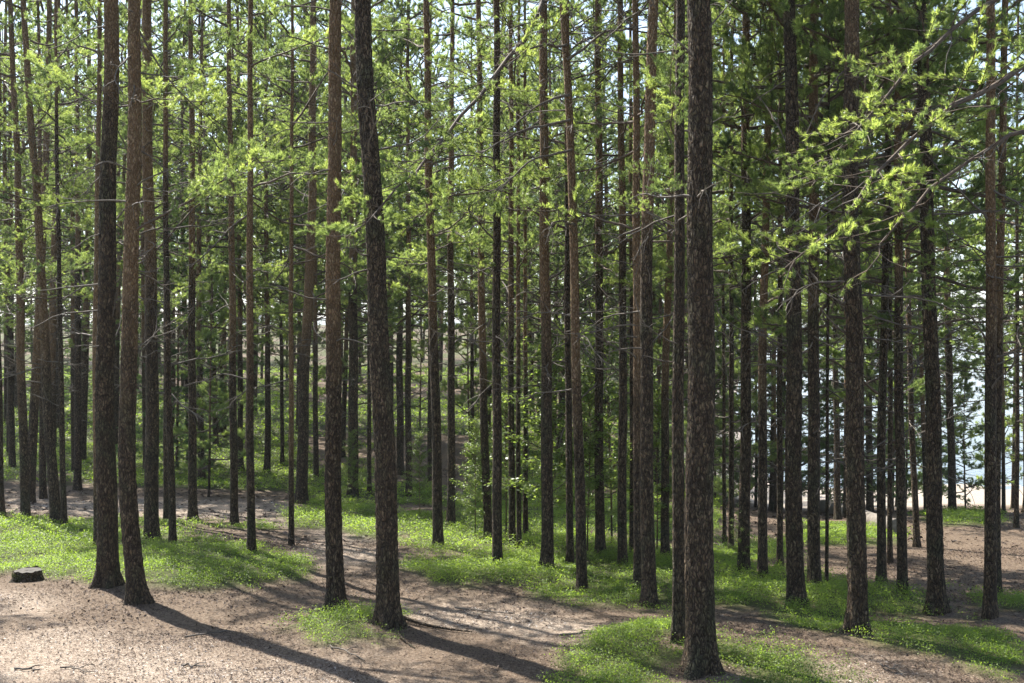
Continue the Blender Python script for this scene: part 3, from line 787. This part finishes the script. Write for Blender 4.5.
for i, (key, ctrl, w, kind, oz, label) in enumerate(CAT):
    if ctrl[0][0] < 690 and (kind == 'mid' and ctrl[0][1] > 505 or key in ('f', 'ah', 'l', 'n', 'd', 'e')):
        kind = 'high'
    if 800 < ctrl[0][0] < 930 and w < 16:
        kind = 'mid' if i % 4 else 'low'
    T[key] = make_tree(ctrl, w, kind, oz, label, group='tall pines of the stand', dead=(9 if key == 'an' else 0 if key in ('as', 'au', 'av') else 5 if w < 18 else 3), green=GREENS.get(key, 0) + ((7 if ctrl[0][0] < 700 else 5) if w < 14.5 and key not in ('an', 'ag', 'al', 'af', 'l', 'p') else 0), seed=i + 1, dead_lo=.2 if w > 15 else .14, slim=.55 if key in ('k', 'l', 'p', 'h') else .8 if ctrl[0][0] < 800 else 1.0)

# ------------------------------------------------------------------ limbs that reach into the view
def px_path(ctrl, org):
    """ctrl: (px, py, distance) -> local points below a tree at org"""
    return np.array([((px - CX) / F * d - org[0], d - org[1], EYE + (CY - py) / F * d - org[2]) for px, py, d in ctrl])

def smooth_path(P, n=16):
    t = np.linspace(0, len(P) - 1, n)
    Q = np.stack([np.interp(t, np.arange(len(P)), P[:, i]) for i in range(3)], -1)
    for _ in range(2):
        Q[1:-1] = (Q[:-2] + 2 * Q[1:-1] + Q[2:]) / 4
    return Q

def big_limb(root, org, ctrl, seed, r0, nsec, nsh, sec=.30, start=.35, tone=.7, k=52, blen=.046, bw=.0050, label=None):
    rng = np.random.default_rng(seed); mb = MB()
    P = smooth_path(px_path(ctrl, org)) + 0
    P[1:-1] += rng.normal(0, .018, P[1:-1].shape)
    leafy_limb(mb, rng, P, r0, nsec, nsh, sec, k, blen, bw, 0, 1, tone, start=start, sides=8, tw=.006)
    for s in range(7):
        q = int(rng.integers(3, len(P) - 3))
        tw = wander(rng, P[q], unit(P[q + 1] - P[q]) + rng.normal(0, .55, 3), rng.uniform(.25, .7), 5, .2, -.02)
        tube(mb, tw, np.linspace(.006, .0018, 6), 4, 2)
    o = link('branch', mb.mesh('branch', [M_NEEDLE, M_TWIG, M_DEAD]), root)
    if label: o['label'] = label
    return o

root, org, cf, _ = T['an']
dn = org[1]
big_limb(root, org, [(563, -40, dn), (545, 0, dn - .4), (520, 45, dn - .8), (490, 85, dn - 1.2), (450, 130, dn - 1.7), (420, 172, dn - 2.1), (385, 200, dn - 2.5), (345, 238, dn - 2.9)], 501, .036, 56, 11, .22, .10, .58,
         label='long drooping green bough reaching down to the thick leaning pine')
for q, (y0, x1, y1) in enumerate(((45, 500, 75), (95, 505, 130), (120, 470, 165), (150, 495, 190), (225, 545, 232), (60, 640, 30))):
    x0 = 565 + (y0 / 140) * 6
    rng = np.random.default_rng(540 + q); mb = MB()
    P = smooth_path(px_path([(x0, y0, dn), ((x0 + x1) / 2, (y0 + y1) / 2 - 12, dn - .25), (x1, y1, dn - .5)], org), 12)
    P[1:] += np.cumsum(rng.normal(0, .012, P[1:].shape), 0)
    tube(mb, P, np.linspace(.020, .006, 12), 6, 0)
    for s in range(6):
        a = int(rng.integers(4, 11)); tw = wander(rng, P[a], unit(P[a] - P[a - 1]) + rng.normal(0, .5, 3), rng.uniform(.2, .5), 4, .2, -.03)
        tube(mb, tw, np.linspace(.007, .002, 5), 4, 0)
    link('dead_branch', mb.mesh('dead_branch', [M_DEAD]), root)

# pine just outside the frame whose boughs hang into the picture
def edge_tree(px, py, w, label, seed, lift=0):
    return make_tree([(px, py), (px, 300), (px + 2, 0)], w, 'high', 5, label, group='tall pines of the stand', dead=2, seed=seed)
rootR, orgR, _, _ = edge_tree(1118, 655, 26, 'pine beside the view whose sunlit boughs hang in at the top right corner', 91)
dr = orgR[1]
big_limb(rootR, orgR, [(1118, 15, dr), (1070, 45, dr - .3), (1024, 69, dr - .6), (964, 100, dr - .9), (919, 128, dr - 1.2), (880, 170, dr - 1.4), (845, 225, dr - 1.6), (785, 268, dr - 1.8)], 511, .034, 38, 12, .26, .30, .78)
big_limb(rootR, orgR, [(1118, -60, dr), (1050, -30, dr), (992, 0, dr - .1), (940, 38, dr - .3), (905, 75, dr - .5), (870, 110, dr - .6), (845, 150, dr - .8), (812, 186, dr - 1.)], 512, .028, 26, 11, .25, .34, .72)
big_limb(rootR, orgR, [(1118, 95, dr), (1070, 115, dr - .2), (1024, 130, dr - .3), (985, 150, dr - .5), (930, 186, dr - .6), (903, 216, dr - .8), (882, 240, dr - .9), (866, 272, dr - 1.)], 513, .026, 14, 3, .25, .35, .62)
big_limb(rootR, orgR, [(1118, -10, dr), (1070, 20, dr + .2), (1035, 60, dr + .4), (1000, 95, dr + .6), (960, 130, dr + .8)], 514, .020, 16, 9, .35, .3, .72)

# a bough on the right flank of the reddish pine in the path, and twigs on the left pair
rw, ow, cfw, _ = T['w']
big_limb(rw, ow, [(338, 40, ow[1]), (352, 75, ow[1] + .3), (368, 95, ow[1] + .6), (400, 112, ow[1] + .9)], 521, .016, 4, 3, .3, .6, .5)
rj, oj, _, _ = T['j']
for q, c in enumerate(([(133, 172, oj[1]), (115, 165, oj[1] - .3), (95, 166, oj[1] - .5), (60, 192, oj[1] - .7)], [(136, 150, oj[1]), (160, 165, oj[1] + .2), (185, 190, oj[1] + .3)], [(136, 25, oj[1]), (165, 75, oj[1] + .4), (195, 105, oj[1] + .8), (235, 140, oj[1] + 1.2)])):
    rng = np.random.default_rng(560 + q); mb = MB(); P = smooth_path(px_path(c, oj), 12); P[1:] += np.cumsum(rng.normal(0, .008, P[1:].shape), 0)
    tube(mb, P, np.linspace(.013, .004, 12), 6, 0)
    for s in range(5):
        a = int(rng.integers(4, 11)); tw = wander(rng, P[a], unit(P[a] - P[a - 1]) + rng.normal(0, .5, 3), rng.uniform(.12, .35), 4, .2, -.03)
        tube(mb, tw, np.linspace(.005, .002, 5), 4, 0)
    link('dead_branch', mb.mesh('dead_branch', [M_DEAD]), rj)

# ------------------------------------------------------------------ the deep stand behind
def far_trunk_mesh(seed):
    rng = np.random.default_rng(seed)
    zs = np.concatenate([np.arange(-.3, 1, .15), np.arange(1, 16, .6), [16.5]])
    return trunk_mesh(zs, .10 * np.sin(zs * .25 + seed) - .10 * math.sin(seed), .08 * np.sin(zs * .3 + seed * 2), .105, 17.0, 4.0 + rng.normal(0, 1.2), 12, seed)
FT = [far_trunk_mesh(700 + i) for i in range(5)]
taken = [(o[1][0], o[1][1]) for o in T.values()]

def far_tree(x, y, kind, rng, label, name, group, sc, cat='tree'):
    z = float(terrain(x, y))
    r = thing(name, (x, y, z), label, cat, group, rng.random() * 6.28)
    h = sc * HPK[kind]
    tr = link('trunk', FT[int(rng.integers(0, 5))], r)
    rs = sc * rng.uniform(.8, 1.15) if kind in ('high', 'mid', 'low') else (h / 17) * .9
    tr.scale = (rs, rs, h / 17)
    if kind == 'broad': tr.scale = (rs * .8, rs * .8, h * .8 / 17)
    c = link('crown', CROWN[kind][int(rng.integers(0, len(CROWN[kind])))], r)
    sx = sc * rng.uniform(.9, 1.2); c.scale = (sx, sx, sc)
    r.rotation_euler.x = rng.normal(0, .012); r.rotation_euler.y = rng.normal(0, .012)
    return r

rng = np.random.default_rng(77)
def scatter(count, ok, kinds, sc0, sc1, mind):
    n = 0
    for attempt in range(8000):
        if n >= count: break
        y = math.sqrt(rng.random() * (88 ** 2 - 22 ** 2) + 22 ** 2); px = rng.uniform(-90, 1120); x = (px - CX) / F * y
        if not ok(px, y) or terrain(x, y) < LAKE_Z + .3: continue
        if min((x - a) ** 2 + (y - b) ** 2 for a, b in taken) < mind ** 2: continue
        taken.append((x, y)); n += 1
        far_tree(x, y, rng.choice(kinds), rng, 'slender pine of the deep stand far behind the nearer trunks', 'pine_tree', 'slender pines of the deep stand', rng.uniform(sc0, sc1))
gap = lambda px, y: abs(px - 445) < 26 and y < 47
scatter(26, lambda px, y: 30 < y < 44 and px < 250 and not gap(px, y), ['high', 'high', 'mid'], .8, 1.05, 2.0)
scatter(84, lambda px, y: y > 36 and px < 720 and not gap(px, y), ['mid', 'mid', 'high'], .75, 1.05, 2.0)
scatter(34, lambda px, y: y > 46 and px < 700 and not gap(px, y), ['low', 'low', 'mid'], .55, .9, 1.8)
scatter(22, lambda px, y: 34 < y < 46 and 240 < px < 700 and not gap(px, y), ['low', 'mid', 'mid'], .65, 1.0, 1.7)
scatter(8, lambda px, y: 25 < y < 40 and 690 < px < 900, ['mid', 'mid', 'low'], .75, 1.0, 1.6)
scatter(11, lambda px, y: 27 < y < 43 and 890 < px < 1120, ['low', 'mid'], .5, .8, 1.6)

YOUNG = [(208, 27, 'young', .9), (178, 34, 'spruce', .9), (225, 42, 'spruce', 1.1), (120, 40, 'young', .8), (60, 50, 'spruce', 1.1), (300, 48, 'young', 1.1),
         (420, 45, 'young', 1.0), (505, 32, 'young', 1.0), (470, 40, 'young', 1.1), (530, 46, 'young', 1.1), (585, 38, 'young', 1.0), (650, 36, 'young', 1.1), (610, 44, 'spruce', 1.0),
         (715, 33, 'young', 1.0), (755, 35, 'spruce', 1.0), (722, 42, 'spruce', 1.2), (800, 36, 'young', 1.1), (835, 38, 'spruce', .9), (905, 36, 'young', 1.0), (965, 33, 'young', .75), (1004, 36, 'young', .9), (878, 30, 'young', .9), (860, 34, 'spruce', 1.1), (775, 31, 'young', 1.1), (745, 29, 'young', 1.0), (930, 40, 'spruce', .9), (690, 40, 'young', 1.2)]
for px, y, k, sc in YOUNG:
    x = (px - CX) / F * y
    far_tree(x, y, k, rng, {'young': 'bushy young pine growing among the far trunks', 'spruce': 'dark young spruce with drooping boughs among the far trunks'}[k],
             {'young': 'young_pine', 'spruce': 'young_spruce'}[k], {'young': 'young pines of the undergrowth', 'spruce': 'young spruces of the undergrowth'}[k], sc)

BROADS = [(352, 505, .40, 'small leafy sapling between the two pines that stand in the path'), (506, 538, .75, 'bright leafy sapling behind the two thin close stems'),
          (553, 552, .85, 'leafy sapling spreading between the sturdy and the tall leaning pine'), (612, 545, .95, 'tallest leafy sapling, light green against the dark pair of trunks'),
          (420, 520, .42, 'low leafy bush by the litter strip behind the left-leaning pine'), (475, 540, .5, 'low airy sapling between the curved-footed pine and the straight dark one behind it'), (588, 555, .7, 'airy sapling directly right of the tall leaning bare pine'), (657, 556, .65, 'airy sapling behind the thicker brown pine of the closely set pair'),
          (741, 572, .22, 'tiny leafy shoot at the foot of the dark pine right of the biggest trunk')]
for px, py, sc, label in BROADS:
    x, y, z = ground_at(px, py)
    far_tree(x, y, 'broad', rng, label, 'leafy_sapling', None, sc, 'sapling')

# trees outside the frame towards the sun, whose shade falls into the picture
SIDE = [(-13, 20), (-16.5, 24.5), (-11, 26), (-20, 31), (-9.5, 15.0), (-24, 36), (-15, 34)]
for x, y in SIDE:
    far_tree(x, y, 'high', rng, 'pine beyond the left picture edge that only shades the path', 'pine_tree', 'shading pines beside the view', rng.uniform(.9, 1.05))

# ------------------------------------------------------------------ stump, log, sticks, roots
def stump():
    x, y, z = ground_at(28, 581)
    r = thing('tree_stump', (x, y, z), 'low dark weathered tree stump at the edge of the green patch', 'stump')
    rng = np.random.default_rng(3)
    R = 13.0 * y / F; h = 11 * y / F
    zs = np.linspace(-.1, h, 9); th = np.arange(40) / 40 * 2 * np.pi
    rr = R * (1 + .5 * np.exp(-np.maximum(zs, 0) / .05)[:, None] * (.6 + .4 * np.cos(5 * th)[None]) + .05 * vnoise(th * 9, th * 0, 3)[None])
    V = np.stack([rr * np.cos(th), rr * np.sin(th), np.broadcast_to(zs[:, None], rr.shape) + .075 * (zs[:, None] > h * .9) * vnoise(th * 3, th * 0, 5)[None]], -1)
    i = np.arange(8)[:, None] * 40; j = np.arange(40)[None]; j2 = (j + 1) % 40
    mb = MB(); mb.add(V.reshape(-1, 3), np.stack([i + j, i + j2, i + 40 + j2, i + 40 + j], -1).reshape(-1, 4), 0, True, orange=np.zeros(360))
    link('bark_side', mb.mesh('bark_side', [M_BARK]), r)
    mb = MB(); rings = np.array([0, .4, .7, .93, .985])
    V = np.stack([(rings[:, None] * rr[-1][None]) * np.cos(th), (rings[:, None] * rr[-1][None]) * np.sin(th), h - .006 + .02 * vnoise(th[None] * 3 + rings[:, None] * 4, rings[:, None] * 9 + th[None] * 0, 8)], -1)
    i = np.arange(4)[:, None] * 40
    mb.add(V.reshape(-1, 3), np.stack([i + j, i + j2, i + 40 + j2, i + 40 + j], -1).reshape(-1, 4), 0, True)
    link('cut_top', mb.mesh('cut_top', [M_OLD]), r)
    mb = MB(); n = 160; a = rng.normal(-2.2, .7, n); hh = rng.random(n) * h * .8
    P = np.stack([R * 1.06 * np.cos(a), R * 1.06 * np.sin(a), hh], -1)
    shoots(mb, rng, P, np.stack([np.cos(a), np.sin(a), a * 0 + .6], -1), np.full(n, .01), 5, .018, .006, 0, np.full(n, .5))
    link('moss', mb.mesh('moss', [M_MOSS]), r)
stump()

def log():
    x0, y0, z0 = ground_at(822, 512); x1, y1, z1 = ground_at(897, 534)
    r = thing('fallen_log', (x0, y0, z0), 'grey fallen log lying among the dark trunks near the beach', 'log')
    n = 26; t = np.linspace(0, 1, n); R = .20
    P = np.stack([(x1 - x0) * t, (y1 - y0) * t, (z1 - z0) * t + R * .8 + .03 * np.sin(t * 5)], -1)
    mb = MB(); rr = R * (1 - .25 * t) * (1 + .04 * np.sin(t * 31))
    d0 = unit(P[1] - P[0]) * .004
    tube(mb, np.concatenate([[P[0] - d0 * 2], [P[0] - d0], P, [P[-1] + d0], [P[-1] + d0 * 2]]), np.concatenate([[.002], [rr[0] * .93], rr, [rr[-1] * .93], [.002]]), 18, 0)
    link('log_body', mb.mesh('log_body', [M_WOOD]), r)
    rg = np.random.default_rng(41)
    mb = MB(); tube(mb, wander(rg, P[9], (.2, -.5, .8), .3, 4, .2, 0), [.022, .02, .016, .012, .008], 6, 0)
    link('branch_stub', mb.mesh('branch_stub', [M_WOOD]), r)
log()

STICKS = [((185, 640), (228, 634), .010, 'dry forked stick on the pale path between stump and bowed pine'), ((182, 668), (205, 671), .011, 'short brown stick lying on the sunlit path near the bottom edge'),
          ((15, 671), (42, 673), .012, 'dark stick in the lower left corner of the path'), ((60, 671), (95, 675), .008, 'thin pale twig beside the dark stick in the lower left corner'),
          ((455, 610), (515, 616), .012, 'long dry twig on the path right of the thick leaning pine'), ((330, 648), (365, 662), .009, 'crooked twig on the shaded path below the mossy mound'),
          ((560, 638), (600, 634), .013, 'grey stick on the path beside the near green patch'), ((880, 668), (905, 676), .010, 'small stick on the bare strip below the right green carpet')]
for q, (a, b, rad, label) in enumerate(STICKS):
    xa, ya, za = ground_at(*a); xb, yb, zb = ground_at(*b)
    rg = np.random.default_rng(60 + q); t = np.linspace(0, 1, 9)
    x = (xb - xa) * t + np.concatenate([[0], rg.normal(0, .012, 8)]); y = (yb - ya) * t + np.concatenate([[0], rg.normal(0, .03, 8)])
    z = terrain(x + xa, y + ya) - za + rad * 1.1 + .012
    mb = MB(); tube(mb, np.stack([x, y, z], -1), np.linspace(rad, rad * .5, 9), 7, 0)
    tube(mb, [(x[4], y[4], z[4]), (x[4] + .05, y[4] + .06, z[4] + .015), (x[4] + .11, y[4] + .09, z[4] + .01)], [rad * .6, rad * .5, rad * .3], 5, 0)
    o = link('fallen_stick', mb.mesh('fallen_stick', [M_DEAD])); o.location = (xa, ya, za)
    tag(o, label, 'stick', 'sticks on the path')

# surface roots of the thick leaning pine
rx, ox, _, _ = T['x']
for q, ends in enumerate(([(400, 624), (425, 628), (455, 632), (472, 634)], [(395, 628), (400, 640), (415, 650)])):
    P = []
    for e in ends:
        x, y, z = ground_at(*e); P.append((x - ox[0], y - ox[1], z - ox[2] + .02))
    P[0] = (P[0][0], P[0][1] + .1, P[0][2] + .03)
    mb = MB(); tube(mb, smooth_path(np.array(P), 12), np.linspace(.022, .006, 12), 8, 0, orange=0.0)
    link('root', mb.mesh('root', [M_BARK]), rx)

def haze():
    m, nt, N, L = new_mat('woodland_haze')
    p = node(N, 'ShaderNodeVolumePrincipled', Density=.0003); p.inputs['Color'].default_value = (.93, .95, 1, 1); p.inputs['Anisotropy'].default_value = .25
    o = N.new('ShaderNodeOutputMaterial'); L.new(p.outputs[0], o.inputs['Volume'])
    x0, x1, y0, y1, z0, z1 = -4200, 4200, -20, 3600, -14, 95
    V = [(x, y, z) for z in (z0, z1) for y in (y0, y1) for x in (x0, x1)]
    mb = MB(); mb.add(V, [[0, 2, 3, 1], [4, 5, 7, 6], [0, 1, 5, 4], [2, 6, 7, 3], [0, 4, 6, 2], [1, 3, 7, 5]], 0, False)
    o = link('haze', mb.mesh('haze', [m])); tag(o, 'thin pale summer haze filling the air between the trunks', 'haze', kind='stuff')
haze()

# ------------------------------------------------------------------ light, sky, camera
w = bpy.data.worlds.new('World'); scene.world = w; w.use_nodes = True
nt = w.node_tree; nt.nodes.clear()
sky = nt.nodes.new('ShaderNodeTexSky'); sky.sky_type = 'NISHITA'; sky.sun_disc = False
sky.sun_elevation = SUN_EL; sky.sun_rotation = math.atan2(SUN_AZ[0], SUN_AZ[1])
sky.air_density = 1.0; sky.dust_density = .7; sky.ozone_density = 1.0; sky.altitude = 100
bg = nt.nodes.new('ShaderNodeBackground'); bg.inputs[1].default_value = .095
out = nt.nodes.new('ShaderNodeOutputWorld')
hs = nt.nodes.new('ShaderNodeHueSaturation'); hs.inputs['Saturation'].default_value = .9
nt.links.new(sky.outputs[0], hs.inputs['Color']); nt.links.new(hs.outputs[0], bg.inputs[0]); nt.links.new(bg.outputs[0], out.inputs[0])

sun = bpy.data.lights.new('sun', 'SUN'); sun.energy = 5.0; sun.angle = math.radians(.53); sun.color = (1, .95, .86)
so = bpy.data.objects.new('sun', sun); COL.objects.link(so)
sv = Vector((SUN_AZ[0] * math.cos(SUN_EL), SUN_AZ[1] * math.cos(SUN_EL), math.sin(SUN_EL)))
so.rotation_euler = sv.to_track_quat('Z', 'Y').to_euler()

cam = bpy.data.cameras.new('camera'); cam.lens = F / 1024 * 36; cam.sensor_width = 36; cam.clip_start = .1; cam.clip_end = 6000
co = bpy.data.objects.new('camera', cam); COL.objects.link(co)
co.location = (0, 0, EYE); co.rotation_euler = (math.pi / 2, 0, 0)
scene.camera = co

vs = scene.view_settings
vs.view_transform = 'Standard'; vs.look = 'None'; vs.gamma = 1; vs.exposure = 1.62; vs.use_curve_mapping = False
scene.cycles.max_bounces = 5; scene.cycles.diffuse_bounces = 3; scene.cycles.transmission_bounces = 3; scene.cycles.glossy_bounces = 2
